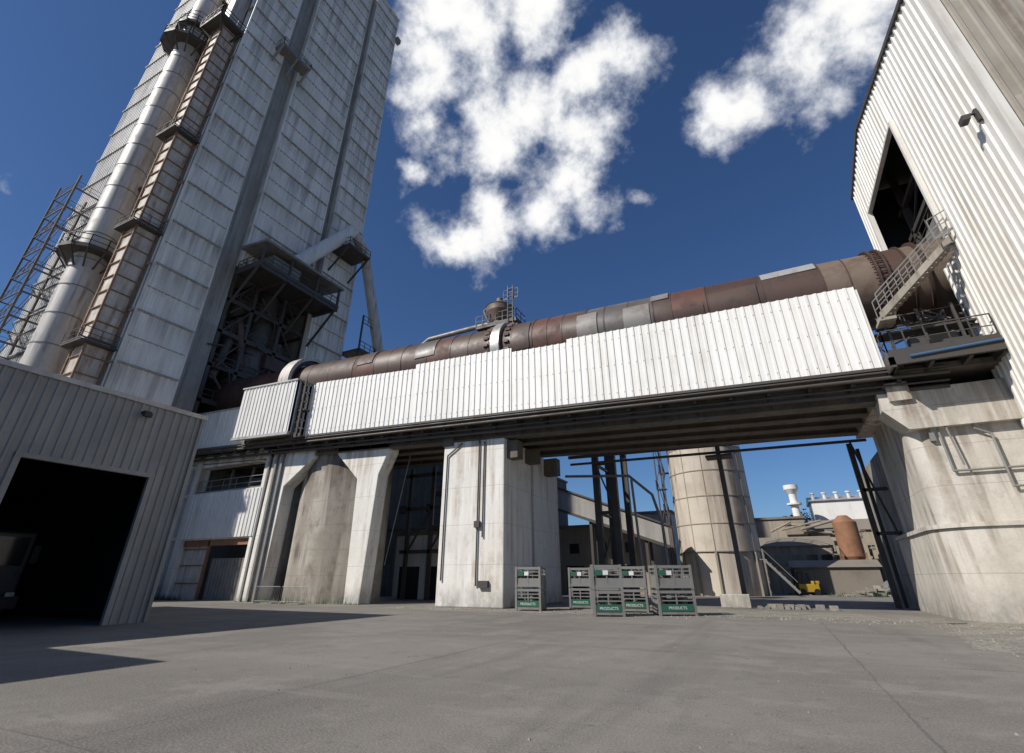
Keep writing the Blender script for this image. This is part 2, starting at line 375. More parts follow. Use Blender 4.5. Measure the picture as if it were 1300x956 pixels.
cabin('inlet_cabin',-50.1,-41.5,28.3,30,12.7,3.9,'clad_box')
b=B(); b.box(-34.4,-33.3,27.4,30,12.2,12.35); b.rail([(-34.3,27.4,12.35),(-33.3,27.4,12.35)],1.1,.6); b.rail([(-34.3,27.5,14.6),(-33.3,27.5,14.6)],1.1,.6)
b.box(-34.35,-33.35,27.4,28,14.5,14.6)
for z in (13.2,13.9,15.5,16.3,17): b.beam((-34.3,27.6,z),(-33.3,27.6,z-.3),.08)
b.beam((-33.7,27.35,12.3),(-33.7,27.35,17.2),.12); b.beam((-34.2,27.35,12.3),(-34.2,27.35,17.2),.09)
part(BR,'drive_platform',b,'steel_dark')
b=B()
for x0,x1 in ((2,6.5),(-14,-9),(-30,-22)):
    b.rail([(x0,34.6,kz(x0)+1.8),(x1,34.6,kz(x1)+1.8)],1.1,1.5,.05)
part(BR,'rear_walkway_rail',b,'galv')
b=B()
b.box(6.7,10.95,26.9,29.4,11.1,11.35); b.box(6.7,10.95,26.9,27.1,10.7,11.1); b.box(6.7,6.9,26.9,29.4,10.6,11.1)
for x in (6.8,8.2,9.6,10.8): b.box(x,x+.15,27,29.2,10.6,11.1)
b.rail([(6.75,27.0,11.35),(10.9,27.0,11.35)],1.15,.7,.05)
b.rail([(6.75,27.0,11.35),(6.75,29.3,11.35)],1.15,.7,.05)
b.rail([(6.75,28.9,12.9),(10.9,28.9,12.9)],1.1,.7,.05)
b.box(6.8,10.9,28.2,29.2,12.8,12.9)
rp=random.Random(5)
for k in range(26):
    x=rp.uniform(7,10.8); z=rp.uniform(11.4,13.4); b.beam((x,28.3,z),(x+rp.uniform(-1,1),28.6,z+rp.uniform(-.3,1)),.06)
for x in (7.4,8.8,10.2): b.beam((x,28.2,11.3),(x,28.2,13.9),.12)
b.box(8.0,8.7,27.9,28.5,11.35,12.3); b.box(9.3,10.3,28,28.6,11.35,12.0)
part(BR,'end_platform',b,'steel_dark')
b=B()
for y in (26.9,27.8):
    b.hexa([(7.0,y,13.1),(7.0,y+.06,13.1),(11,y+.06,16.7),(11,y,16.7),(7.0,y,13.5),(7.0,y+.06,13.5),(11,y+.06,17.1),(11,y,17.1)])
for k in range(16):
    x=7.2+k*.25; z=13.35+k*.225; b.box(x,x+.28,26.96,27.8,z,z+.04)
b.box(6.9,7.6,26.9,27.9,13.05,13.2)
part(BR,'stair_flight',b,'clad_old')
b=B()
for y in (26.9,27.85):
    for k in range(7):
        x=7.1+k*.64; z=13.5+k*.576; b.beam((x,y,z),(x,y,z+1.05),.04)
    b.beam((7.1,y,14.55),(10.95,y,18),.05); b.beam((7.1,y,14.05),(10.95,y,17.5),.04)
b.rail([(10.1,26.5,16.6),(11.0,26.5,17.0)],1.2,.4,.04)
part(BR,'stair_handrail',b,'steel_grey')
b=B(); b.tube([(7.5,26.85,11.0),(10.9,26.85,11.15)],.07,8); part(BR,'service_pipe',b,'blue')
# ---------------------------------------------------------------- piers
P=top('concrete_pier')   # central
b=B()
b.prismy([(-20,0),(-15.1,0),(-15.1,10.35),(-20,10.5)],29.1,33.5)
part(P,'front_leg',b,'conc_white',bevel=.08)
b=B(); b.box(-19.8,-15.3,34.4,39.3,0,10.4); part(P,'rear_leg',b,'conc_white',bevel=.08)
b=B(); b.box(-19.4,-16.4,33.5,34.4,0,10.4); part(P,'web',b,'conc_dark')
b=B(); b.box(-15.9,-14.3,29.5,30.4,9.0,10.2); b.box(-15.3,-14.2,32.4,33.2,9.2,10.2); b.box(-15.4,-14.2,36.4,37.2,9.0,10.3); b.box(-20.1,-19.2,29.0,30,10.2,11.0)
for x in (-19.3,-17.2,-15.8): b.box(x,x+.6,29.25,30,10.3,10.75)
part(P,'bearings',b,'conc_dark')
b=B()
for x,z0,z1 in ((-17.0,1.2,10.5),(-19.6,1.5,9.5),(-16.6,4,10.2)): b.cyl((x,29.0,z0),(x,29.0,z1),.05,8)
b.box(-17.2,-16.8,28.9,29.1,4.6,5.0); b.cyl((-19.6,29,9.5),(-18.4,29,10.3),.05,8)
b.box(-16.75,-16.1,28.9,29.1,1.1,1.5)
part(P,'conduits',b,'steel_dark')
P2=top('concrete_pier')  # left
b=B()
b.prismy([(-38.3,0),(-36.3,0),(-36.0,8.6),(-33.0,10.8),(-33.0,11.6),(-38.0,11.7)],29,30.2)
b.prismy([(-27.8,0),(-26.4,0),(-26.0,8.8),(-25.2,10.6),(-25.2,11.3),(-30.6,11.5),(-30.6,10.8),(-28.1,8.6)],29.2,30.4)
part(P2,'buttresses',b,'conc_white',bevel=.06)
b=B(); pts=[(-36.4,34),(-36.4,30.2)]
for k in range(17):
    t=math.pi+math.pi*k/16; pts.append((-32.1+4.1*math.cos(t),31.8+2.4*math.sin(t)))
pts+=[(-27.8,30.4),(-27.8,33)]
b.prism(pts,0,11.2); part(P2,'curved_body',b,'conc_stain',True)
b=B()
for x in (-37.4,-36.7): b.box(x,x+.22,28.75,29,0,11.4)
b.box(-38.4,-38.2,28.9,29.1,0,11.4)
part(P2,'cable_trays',b,'steel_grey')
P3=top('concrete_pier')  # right
def rr(x0,x1,y0,y1,r,n=8):
    pts=[]
    for k in range(n+1):
        t=math.pi+math.pi/2*k/n; pts.append((x0+r+r*math.cos(t),y0+r+r*math.sin(t)))
    pts+=[(x1,y0),(x1,y1),(x0,y1)]; return pts
b=B(); b.prism(rr(6.85,24,29.0,36.5,.9),3.7,9.6); part(P3,'upper_body',b,'conc',True)
b=B(); b.prism(rr(6.6,24,28.7,37.5,1.8),0,3.62); b.prism(rr(6.5,24,28.6,37.6,1.8),3.62,3.8); part(P3,'lower_body',b,'conc',True)
b=B(); b.box(7.4,24,37.6,49,0,9.2); part(P3,'rear_wall',b,'conc_stain')
b=B(); b.prismy([(6.1,9.0),(6.9,8.0),(12,8.0),(12,9.9),(6.1,9.9)],28.6,30.0); b.box(6.5,7.4,28.4,29.2,9.4,10.3); b.box(6.0,12,30,36.5,9.5,10.0);part(P3,'corbel',b,'conc')
b=B(); b.tube([(8.0,28.85,9.9),(8.0,28.85,6.0),(12,28.85,6.0)],.05,8); b.tube([(8.15,28.7,9.9),(8.4,28.7,6.2)],.04,8)
b.tube([(9.3,28.8,9.7),(9.3,28.8,7.8),(9.8,28.8,7.5),(9.8,28.8,5.2),(12,28.8,5.2)],.05,8)
b.box(9.1,9.5,28.7,29,8.2,8.9); b.box(7.6,7.8,28.8,29,7.4,7.8)
part(P3,'conduits',b,'steel_grey')
# ---------------------------------------------------------------- left lower structure under inlet
LB=top('kiln_inlet_building')
b=B()
for x0,x1 in ((-51.6,-49.6),(-48.9,-48.0),(-38.9,-38.45)):
    b.box(x0,x1,29,30,0,12.2)
b.box(-51.5,-38.5,29.1,30.2,11.2,12.3); b.box(-49.6,-38.9,29.05,30,8.5,8.8); b.box(-49.6,-38.9,29.05,30,4.7,5.0)
b.box(-51.6,-49.0,29.9,30.3,0,12)
part(LB,'frame',b,'conc_white',bevel=.03)
b=B(); b.sheet((-48.2,28.95),(-38.3,28.95),4.8,8.7,(0,-1),.46,.06); part(LB,'panel_cladding',b,'clad_box')
b=B(); b.sheet((-47.9,29.5),(-44.6,29.5),0,4.2,(0,-1),.3,.04); part(LB,'door_rusty',b,'shaft')
b=B(); b.box(-47.9,-39,29.3,29.5,4.2,4.7); b.box(-44.5,-44.3,29.3,29.5,0,4.7)
for z in (1.2,2.6,3.9): b.box(-47.9,-44.6,29.40,29.45,z,z+.1)
part(LB,'door_frame',b,'rust_silo')
b=B(); b.box(-44.2,-39.2,29.8,29.9,.0,3.2)
for k in range(12): b.box(-44.1+k*.42,-44.05+k*.42,29.74,29.8,0,3.2)
part(LB,'mesh_door',b,'steel_grey')
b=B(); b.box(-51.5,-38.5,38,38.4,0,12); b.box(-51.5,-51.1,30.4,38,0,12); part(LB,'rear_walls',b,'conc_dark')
b=B(); b.rail([(-47.9,29.2,8.8),(-39,29.2,8.8)],1.1,1.6,.05)
for x in (-46,-43,-41): b.beam((x,31,8.8),(x,31,11.2),.2)
part(LB,'gallery_rail',b,'steel_grey')
FN=top('crowd_barrier'); b=B()
for x0 in (-35.2,-32.5):
    for z in (.15,1.1): b.cyl((x0,27.8,z),(x0+2.5,27.8,z),.02,6)
    for k in range(16): b.cyl((x0+k*2.5/15,27.8,.15),(x0+k*2.5/15,27.8,1.1),.01,5)
    for x in (x0+.3,x0+2.2): b.cyl((x,27.8,0),(x,27.8,.15),.03,6); b.cyl((x,27.5,.02),(x,28.1,.02),.03,6)
part(FN,'barrier_panels',b,'steel_grey')
# ---------------------------------------------------------------- preheater tower
T=top('preheater_tower'); TH=106.9
b=B()
b.box(-77,-56,20,44,0,TH-1)
b.box(-56,-49.9,20,27.6,0,TH-1); b.box(-56,-49.9,39,44,0,TH-1); b.box(-56,-49.9,27.6,39,34.5,TH-1); b.box(-56,-49.9,27.6,39,0,14)
part(T,'core',b,'clad_shade_joint')
PN=((19.5,24.9,0),(27.6,37.1,34.5),(38.6,44.5,0))
b=B(); 
for y0,y1,z0 in PN: b.box(-50.0,-49.03,y0,y1,z0,TH)
b.box(-77.2,-50,19.53,20.1,0,TH)
part(T,'panel_backing',b,'clad_tower')
b=B()
for y0,y1,z0 in PN: b.sheet((-49,y0),(-49,y1),z0,TH,(1,0),.6,.09)
b.sheet((-77.2,19.5),(-49,19.5),0,TH,(0,-1),.6,.09)
part(T,'panel_cladding',b,'clad_tower')
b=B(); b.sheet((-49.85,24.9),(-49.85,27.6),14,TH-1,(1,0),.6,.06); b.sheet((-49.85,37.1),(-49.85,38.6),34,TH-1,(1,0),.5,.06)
part(T,'recess_cladding',b,'clad_shade_joint')
b=B(); z=3.; k=0
while z<TH:
    for y0,y1,z0 in PN:
        if z>z0: b.box(-49.0,-48.78,y0-.03,y1+.03,z,z+.16)
    b.box(-77.2,-49,19.25,19.46,z,z+.16)
    z+=5.3
part(T,'floor_flashings',b,'clad_shade_joint')
b=B()
z=5.7
while z<TH:
    for y0,y1,z0 in PN:
        if z>z0: b.box(-49.0,-48.88,y0,y1,z,z+.06)
    z+=5.3
part(T,'sheet_laps',b,'clad_shade_joint')
b=B()
for y in (19.45,24.9,27.6,37.1,38.6,44.45): 
    b.box(-49.05,-48.82,y-.1,y+.1,14 if y<27 or y>38 else 34.5,TH+.2)
b.box(-50.2,-48.7,19.3,44.7,TH,TH+.4); b.box(-77.4,-48.7,19.2,19.7,TH,TH+.4)
part(T,'corner_trim',b,'clad_tower')
b=B()
for y in (27.9,31,35,38.7):
    b.box(-50.3,-49.9,y-.2,y+.2,14,34.5); b.box(-54.3,-53.9,y-.2,y+.2,14,34.5)
for z in (18,22,26,30,33.8):
    b.box(-50.2,-49.9,27.6,39,z,z+.35)
    for y in (28,31,35,38.6): b.box(-55,-49.9,y,y+.2,z,z+.3)
    b.rail([(-49.9,27.8,z+.35),(-49.9,38.8,z+.35)],1.1,1.3,.07)
for z in (22,26,30):
    b.beam((-50,28,z),(-50,31,z+4),.15); b.beam((-50,38,z),(-50,35,z+4),.15)
rp=random.Random(9)
for k in range(22):
    y=rp.uniform(28,38.5); z=rp.uniform(16,32)
    b.cyl((-49.6,y,z),(-49.6,y+rp.uniform(-2,2),z+rp.uniform(-1,4)),rp.uniform(.05,.14),8)
part(T,'inlet_steelwork',b,'steel_dark')
b=B(); b.cyl((-52,33,18),(-52,33,25),2.,24); b.cyl((-52,33,25),(-52,34,30),2.0,24,1.3); b.cyl((-52,34,30),(-52,34,35),1.3,24)
b.cyl((-51,36.8,20),(-51,36.0,28),.6,16); b.cyl((-51,29,21),(-51,30.5,29),.5,16)
part(T,'riser_duct',b,'kiln_slate',True)
b=B(); b.cyl((-50.6,31.8,23),(-49.9,30,28),.4,16);b.box(-50.3,-49.6,34,36.6,24.0,25.6);part(T,'inlet_duct_rusty',b,'rust_brown',True)
b=B()
b.box(-49,-44.6,27.2,38.8,33.2,33.5); 
for y in (27.3,31,35,38.6):
    b.beam((-44.8,y,33.2),(-49,y,28.5),.22); b.box(-49,-44.6,y-.12,y+.12,32.8,33.2); b.box(-44.9,-44.65,y-.1,y+.1,33.5,36.2)
b.box(-44.9,-44.7,27.2,38.8,32.7,33.2)
b.rail([(-44.7,27.3,33.5),(-44.7,38.7,33.5)],1.1,1.2,.07); b.rail([(-48.9,27.3,33.5),(-44.7,27.3,33.5)],1.1,1.2,.07)
part(T,'canopy_platform',b,'steel_dark')
b=B(); b.hexa([(-49,27,36.3),(-44.3,27,35.9),(-44.3,39,35.9),(-49,39,36.3),(-49,27,36.6),(-44.3,27,36.2),(-44.3,39,36.2),(-49,39,36.6)])
b.box(-48.8,-45.5,29,33,33.5,35.6)
part(T,'canopy_roof',b,'steel_grey')
b=B(); b.box(-49,-47.2,23.5,28.2,68.5,68.8)
for y in (23.6,26,28): b.beam((-47.3,y,68.5),(-49,y,66),.25)
b.rail([(-49,23.5,68.8),(-47.2,23.5,68.8),(-47.2,28.2,68.8),(-49,28.2,68.8)],1.2,.8,.07)
part(T,'face_platform',b,'steel_grey')
b=B(); b.box(-49,-48.2,44.4,45.4,100,101.2); part(T,'hoist_box',b,'steel_grey')
GP=top('exhaust_pipe')
b=B(); b.cyl((-56,17,0),(-56,17,112),1.42,40); part(GP,'pipe_shell',b,'pipe_light',True)
b=B(); z=2
while z<111:
    b.cyl((-56,17,z),(-56,17,z+.1),1.46,40); z+=3.1
part(GP,'flange_rings',b,'kiln_grey',True)
def ringdeck(b,cx,cy,z,r0,r1,n=12):
    for k in range(n):
        t0=2*math.pi*k/n;t1=2*math.pi*(k+1)/n
        c=[(cx+math.cos(t)*r,cy+math.sin(t)*r) for t,r in((t0,r0),(t0,r1),(t1,r1),(t1,r0))]
        b.prism([c[0],c[1],c[2],c[3]],z,z+.25)
        p=(cx+math.cos(t0)*r1,cy+math.sin(t0)*r1,z+.25);q=(cx+math.cos(t1)*r1,cy+math.sin(t1)*r1,z+.25)
        b.rail([p,q],1.2,.8,.07); b.beam((p[0],p[1],z),(cx+math.cos(t0)*r0,cy+math.sin(t0)*r0,z-1.6),.14)
b=B(); ringdeck(b,-56,17,30.5,1.45,2.7); ringdeck(b,-56,17,63.5,1.45,3.0); ringdeck(b,-56,17,67.0,1.45,2.2)
for z in (12,22,40,50,75,86,96): b.box(-57.5,-54.5,17.8,19.4,z,z+.35)
part(GP,'service_platforms',b,'steel_dark')
LS=top('ladder_shaft')
b=B(); b.box(-52.0,-50.1,17.4,19.25,0,66); part(LS,'shaft_panels',b,'shaft')
b=B()
for x in (-52.1,-50.0):
    for y in (17.3,19.2): b.box(x-.08,x+.08,y-.08,y+.08,0,67)
z=.8
while z<66:
    b.box(-52.15,-49.95,17.25,17.38,z,z+.08); b.box(-50.08,-49.95,17.25,19.3,z,z+.08)
    z+=1.65
part(LS,'shaft_frame',b,'steel_rust')
b=B(); 
for zz in (20,33,46): b.box(-52.8,-49.4,16.6,19.4,zz,zz+.15); b.rail([(-52.8,16.6,zz+.2),(-49.4,16.6,zz+.2),(-49.4,19.3,zz+.2)],1.1,.9,.05)
b.box(-53.2,-49.0,16.2,19.5,65.6,65.9); b.rail([(-53.2,16.2,65.9),(-49,16.2,65.9),(-49,19.4,65.9)],1.3,.8,.09)
for p in ((-53,16.4),(-49.2,16.4),(-49.2,19.2)): b.beam((p[0],p[1],65.6),(-51,18.3,62.5),.2)
part(LS,'shaft_landings',b,'steel_dark')
b=B(); b.box(-51.8,-50.3,17.6,19.2,66,112); part(LS,'upper_duct',b,'pipe_light')
# external stair tower
ST=top('stair_tower'); b=B(); sx0,sx1,sy0,sy1=-73.5,-68.5,16.4,19.3
for x in (sx0,sx1):
    for y in (sy0,sy1): b.box(x-.1,x+.1,y-.1,y+.1,0,47)
z=0;k=0
while z<45:
    for y in (sy0,sy1): b.beam((sx0,y,z+3),(sx1,y,z+3),.12)
    for x in (sx0,sx1): b.beam((x,sy0,z+3),(x,sy1,z+3),.12)
    a,c=((sx0+.4,sx1-.4) if k%2 else (sx1-.4,sx0+.4)); y=17.1 if k%2 else 18.5
    for yy in (y-.45,y+.45): b.beam((a,yy,z),(c,yy,z+3),.06,.22); b.beam((a,yy,z+1.1),(c,yy,z+4.1),.05)
    b.rail([(sx0,sy0,z+3),(sx1,sy0,z+3)],1.1,1.2,.045); b.rail([(sx1,sy0,z+3),(sx1,sy1,z+3)],1.1,1.2,.045)
    b.beam((sx0,sy0,z),(sx1,sy0,z+3),.06)
    z+=3;k+=1
part(ST,'stair_steelwork',b,'steel_dark')
BD=top('bypass_duct'); b=B()
b.tube([(-48.6,31.5,35.2),(-47.6,34,38.5),(-47,41,48.3)],.95,20); part(BD,'inclined_duct',b,'clad_box',True)
b=B(); b.tube([(-47,41,48.3),(-46.6,43.5,46.0),(-46,49.5,29),(-46,51,20),(-46,52,0)],.75,20); part(BD,'down_duct',b,'pipe_light',True)
b=B(); b.box(-49,-45.4,39.4,43.6,44.2,44.45); b.rail([(-49,39.4,44.4),(-45.4,39.4,44.4),(-45.4,43.6,44.4)],1.2,.9,.07); b.beam((-45.6,39.6,44.2),(-49,39.6,41),.2); b.beam((-45.6,43.4,44.2),(-49,43.4,41),.2)
b.box(-49.5,-46,44.6,48,30,30.3); b.rail([(-46,44.6,30.3),(-46,48,30.3)],1.2,.9,.07); b.rail([(-46,44.6,34.3),(-46,48,34.3)],1.2,.9,.07)
for y in (44.8,47.9): b.box(-46.2,-46,y-.1,y+.1,0,35.5)
part(BD,'duct_platforms',b,'steel_dark')
# ---------------------------------------------------------------- vent stack behind kiln
V=top('vent_stack'); b=B()
cx,cy=-19,35.5
b.cyl((cx,cy,11),(cx,cy,23.3),.75,24); b.cyl((cx,cy,23.3),(cx,cy,24.3),.8,24,1.3); b.cyl((cx,cy,24.3),(cx,cy,24.9),1.3,24); b.cyl((cx,cy,24.9),(cx,cy,25.5),1.35,24,.5)
b.cyl((cx,cy,25.5),(cx,cy,25.9),.35,16)
part(V,'stack_body',b,'kiln_tan',True)
b=B(); b.box(cx-2,cx+2.2,34.5,36.5,22.6,22.8); b.rail([(cx-2,34.5,22.8),(cx+2.2,34.5,22.8),(cx+2.2,36.5,22.8)],1.1,.7,.05)
for x in (cx+1.4,cx+1.9): b.beam((x,34.4,20),(x,34.4,26.4),.06)
for k in range(15): b.beam((cx+1.4,34.4,20.2+k*.42),(cx+1.9,34.4,20.2+k*.42),.04)
b.rail([(cx+.9,34.5,25.0),(cx+2.4,34.5,25.0)],1.,.5,.05)
part(V,'stack_ladder',b,'steel_dark')
b=B(); b.tube([(-29,34.8,20.5),(-28,34.8,22.0),(-26.5,34.8,22.9),(-22,34.8,23.0),(-19.8,34.8,23.0)],.24,14); b.tube([(-27,34.6,20.5),(-26,34.6,22.0),(-21,34.6,22.2)],.14,10);b.tube([(cx-.6,34.9,22.6),(cx-1.4,34.9,24.6),(cx-.8,34.9,25.0)],.1,8)
part(V,'stack_pipes',b,'kiln_grey',True)
# ---------------------------------------------------------------- right building
RB=top('kiln_outlet_building')
gz=lambda y:29.7-.235*abs(y-32) if y<32 else 29.7-.21*(y-32)
b=B()
def gs(y0,y1,z0,z1=None):
    b.sheet((11,y0),(11,y1),z0,(lambda t:gz(y0+t)) if z1 is None else z1,(-1,0),.5,.07)
gs(19.5,27.35,0); gs(27.35,36,25.4); gs(36,37.9,22); gs(27.35,29.3,0,16.3)
part(RB,'gable_cladding',b,'clad_right')
b=B(); b.sheet((11,19.5),(46,19.5),0,gz(19.5),(0,-1),.5,.07); part(RB,'side_cladding',b,'clad_old')
b=B()
for (ya,yb) in ((19.2,32),(32,38.2)):
    b.hexa([(10.85,ya,gz(ya)),(46,ya,gz(ya)),(46,yb,gz(yb)),(10.85,yb,gz(yb)),(10.85,ya,gz(ya)+.25),(46,ya,gz(ya)+.25),(46,yb,gz(yb)+.25),(10.85,yb,gz(yb)+.25)])
part(RB,'roof',b,'steel_dark')
b=B()
b.box(10.82,11.15,19.35,19.65,0,gz(19.5)+.1); b.box(10.8,11.1,27.2,27.4,16.3,25.4); b.box(10.82,11.1,35.9,36.0,22,25.4); b.box(10.84,11.1,27.3,36,25.3,25.45)
part(RB,'corner_trim',b,'clad_right')
b=B(); b.box(45.5,46,19.6,38,0,27); b.box(11.2,45.5,37.6,37.9,0,28.2); b.box(11.1,11.3,19.6,27.2,0,26.5); b.box(11.05,11.1,27.4,37.6,25.5,26.2); part(RB,'inner_walls',b,'black')  # interior shade painted in: walls coloured black so the opening reads dark
b=B()
for y in (28,31.5,35.5):
    b.box(12.6,13,y-.15,y+.15,9,28); b.box(17,17.4,y-.15,y+.15,9,28)
for z in (20.5,22.5,24.6): b.box(12.6,12.9,27.3,36.5,z,z+.3); b.beam((12.7,28,z-2),(12.7,31.5,z),.12); b.beam((12.7,35.5,z-2),(12.7,31.5,z),.12)
b.rail([(12.6,27.6,21),(12.6,36,21)],1.1,1.2,.06)
b.box(11,30,27,37.6,10.9,11.3)
part(RB,'inner_steelwork',b,'steel_dark')
b=B(); b.box(15.5,21,28.5,35.5,11.3,21.5); part(RB,'burner_hood',b,'kiln_slate')
b=B(); b.cyl((12.6,29.0,18),(12.6,29,25),.3,14); b.box(12.4,14,30.5,33.5,19.6,21); part(RB,'cooling_duct',b,'kiln_grey',True)
FL=top('wall_floodlight'); b=B(); b.box(10.55,10.9,20.65,20.75,18.7,18.76); b.hexa([(10.35,20.5,18.4),(10.6,20.5,18.4),(10.6,20.9,18.4),(10.35,20.9,18.4),(10.35,20.5,18.65),(10.65,20.5,18.65),(10.65,20.9,18.65),(10.35,20.9,18.65)]); b.box(10.85,10.95,20.6,20.8,18.3,18.9); part(FL,'lamp_head',b,'steel_dark')
# ---------------------------------------------------------------- left shed
SH=top('industrial_shed')
b=B()
X=-23.7
b.sheet((X,-.1),(X,7.7),0,8.6,(1,0),.34,.05); b.sheet((X,7.7),(X,12.2),5.62,8.6,(1,0),.34,.05); b.sheet((X,12.2),(X,13.75),0,8.6,(1,0),.34,.05)
b.sheet((-42,-.1),(X,-.1),0,8.6,(0,-1),.34,.05); b.sheet((-42,13.75),(X,13.75),0,8.6,(0,1),.34,.05)
part(SH,'facade_cladding',b,'clad_grey')
b=B(); b.box(-42,X-.04,-.05,.1,0,8.5); b.box(-42,X-.04,13.5,13.7,0,8.5); b.box(-42,-41.8,0,13.6,0,8.5); b.box(X-.2,X-.04,.1,7.6,0,8.5); b.box(X-.2,X-.04,12.3,13.5,0,8.5); b.box(X-.2,X-.04,7.6,12.3,5.7,8.5); part(SH,'inner_walls',b,'black')  # black wall colour stands in for the shade inside the doorway
b=B(); b.box(-42.2,X+.12,-.3,13.9,8.55,8.75); part(SH,'roof',b,'galv')
b=B(); b.box(X-.1,X+.08,7.55,7.75,0,5.7); b.box(X-.1,X+.08,12.15,12.35,0,5.7); b.box(X-.1,X+.1,7.55,12.35,5.55,5.72); b.box(X-.05,X+.1,13.65,13.8,0,8.6); part(SH,'door_frame',b,'clad_grey')
FL=top('wall_floodlight'); b=B(); b.box(X+.05,X+.35,11.0,11.3,8.1,8.2); b.box(X+.25,X+.45,11.0,11.3,7.95,8.12); part(FL,'lamp_head',b,'black')
S2=top('industrial_shed'); b=B(); b.box(-45,-18.65,-30,-.35,0,8.6); part(S2,'walls',b,'clad_grey')
b=B(); b.sheet((-18.6,-30),(-18.6,-.35),0,8.6,(1,0),.34,.05); part(S2,'cladding',b,'clad_grey')
b=B(); b.box(-45.2,-18.45,-30.2,-.3,8.6,8.75); part(S2,'roof',b,'galv')
TR=top('parked_truck')
dx=-3.5
b=B(); b.box(-35+dx,-27.2+dx,8.6,11.1,1.3,3.6); b.box(-27.1+dx,-25.2+dx,8.6,11.1,.9,3.4); part(TR,'body',b,'truck_shaded',bevel=.08)
b=B(); b.box(-25.25+dx,-25.15+dx,8.8,10.9,2.1,3.2); b.box(-26.6+dx,-25.6+dx,8.58,11.12,2.2,3.1); part(TR,'windscreen',b,'glass')
b=B(); b.box(-35+dx,-25.2+dx,9.2,10.5,.7,1.1)
for x in (-26.3,-31.5,-33): 
    for y in (8.6,10.8): b.cyl((x+dx,y,.5),(x+dx,y+.35,.5),.5,20)
b.box(-25.3+dx,-25.0+dx,8.5,11.2,.5,.95); b.box(-25.4+dx,-25.2+dx,8.3,8.55,2.2,2.9); b.box(-25.4+dx,-25.2+dx,11.15,11.4,2.2,2.9)
part(TR,'chassis_wheels',b,'black')
b=B(); b.box(-25.02+dx,-24.96+dx,8.7,9.0,.95,1.1); b.box(-25.02+dx,-24.96+dx,10.7,11,.95,1.1); part(TR,'lamps',b,'galv')
# ---------------------------------------------------------------- stillages
def stillage(cx,cy,rot,w=1.3,d=1.1,seed=0,levels=2):
    e=top('stillage_crate'); rnd=random.Random(seed)
    fr=B();gr=B();wh=B();dr=B();pl=B();pn=B()
    for l in range(levels):
        z=l*1.13
        for x in (-w/2,w/2):
            for y in (-d/2,d/2): fr.box(x-.06,x+.06,y-.06,y+.06,z,z+1.1)
        for zz in (.12,1.02):
            for y in (-d/2,d/2): fr.box(-w/2,w/2,y-.04,y+.04,z+zz-.06,z+zz+.06)
            for x in (-w/2,w/2): fr.box(x-.04,x+.04,-d/2,d/2,z+zz-.06,z+zz+.06)
        for k in range(4): fr.box(-w/2,w/2,-d/2+.1+k*(d-.28)/3,-d/2+.2+k*(d-.28)/3,z+.14,z+.18)
        for x in (-w/2,w/2): pn.box(x-.012,x+.012,-d/2+.06,d/2-.06,z+.18,z+.62)
        pn.box(-w/2+.06,w/2-.06,d/2-.012,d/2+.012,z+.18,z+.7)
        pn.box(-w/2+.06,w/2-.06,-d/2-.012,-d/2+.012,z+.18,z+.5)
        for zz in (.62,.8):
            fr.box(-w/2,w/2,-d/2-.02,-d/2+.02,z+zz,z+zz+.05)
            for x in (-w/2,w/2): fr.box(x-.02,x+.02,-d/2,d/2,z+zz,z+zz+.05)
        fr.box(-.03,.03,-d/2-.025,-d/2+.025,z+.12,z+1.02)
        if l==0: gr.box(-w/2+.08,w/2-.08,-d/2-.06,-d/2-.042,z+.2,z+.5)
        else:
            gr.box(-w/2+.1,-w/2+.45,-d/2-.06,-d/2-.042,z+.62,z+.86); wh.box(-w/2+.5,-w/2+.75,-d/2-.06,-d/2-.042,z+.64,z+.84)
        for k in range(rnd.randint(7,10)):
            x=rnd.uniform(-w/2+.2,w/2-.2); y=rnd.uniform(-d/2+.2,d/2-.2)
            (dr if rnd.random()<.7 else pl).cyl((x,y,z+.18),(x,y,z+rnd.uniform(.6,.95)),rnd.uniform(.12,.18),14)
    for b_,n,m in ((fr,'frame','steel_grey'),(pn,'side_panels','steel_grey'),(gr,'sign_green','green'),(wh,'label_white','sign_white'),(dr,'drums','steel_dark'),(pl,'canisters','kiln_grey')):
        if b_.v: part(e,n,b_,m)
    t=bpy.data.curves.new('sign_text','FONT'); t.body='PRODUCTS'; t.size=.17; t.extrude=.003; t.align_x='CENTER'; t.materials.append(M['sign_white'])
    o=bpy.data.objects.new('sign_text',t); S.collection.objects.link(o); o.parent=e; o.location=(0,-d/2-.066,.28); o.rotation_euler=(R(90),0,0)
    e.location=(cx,cy,.006); e.rotation_euler=(0,0,R(rot)); return e
stillage(-13.0,28.5,8,w=1.4,seed=1); stillage(-11.1,31.8,12,w=1.25,seed=2); stillage(-7.75,26.0,20,w=1.35,seed=3); stillage(-7.3,29.6,10,seed=4); stillage(-5.0,28.0,25,w=1.7,d=1.3,seed=5)
stillage(-9.5,32.2,15,seed=6)
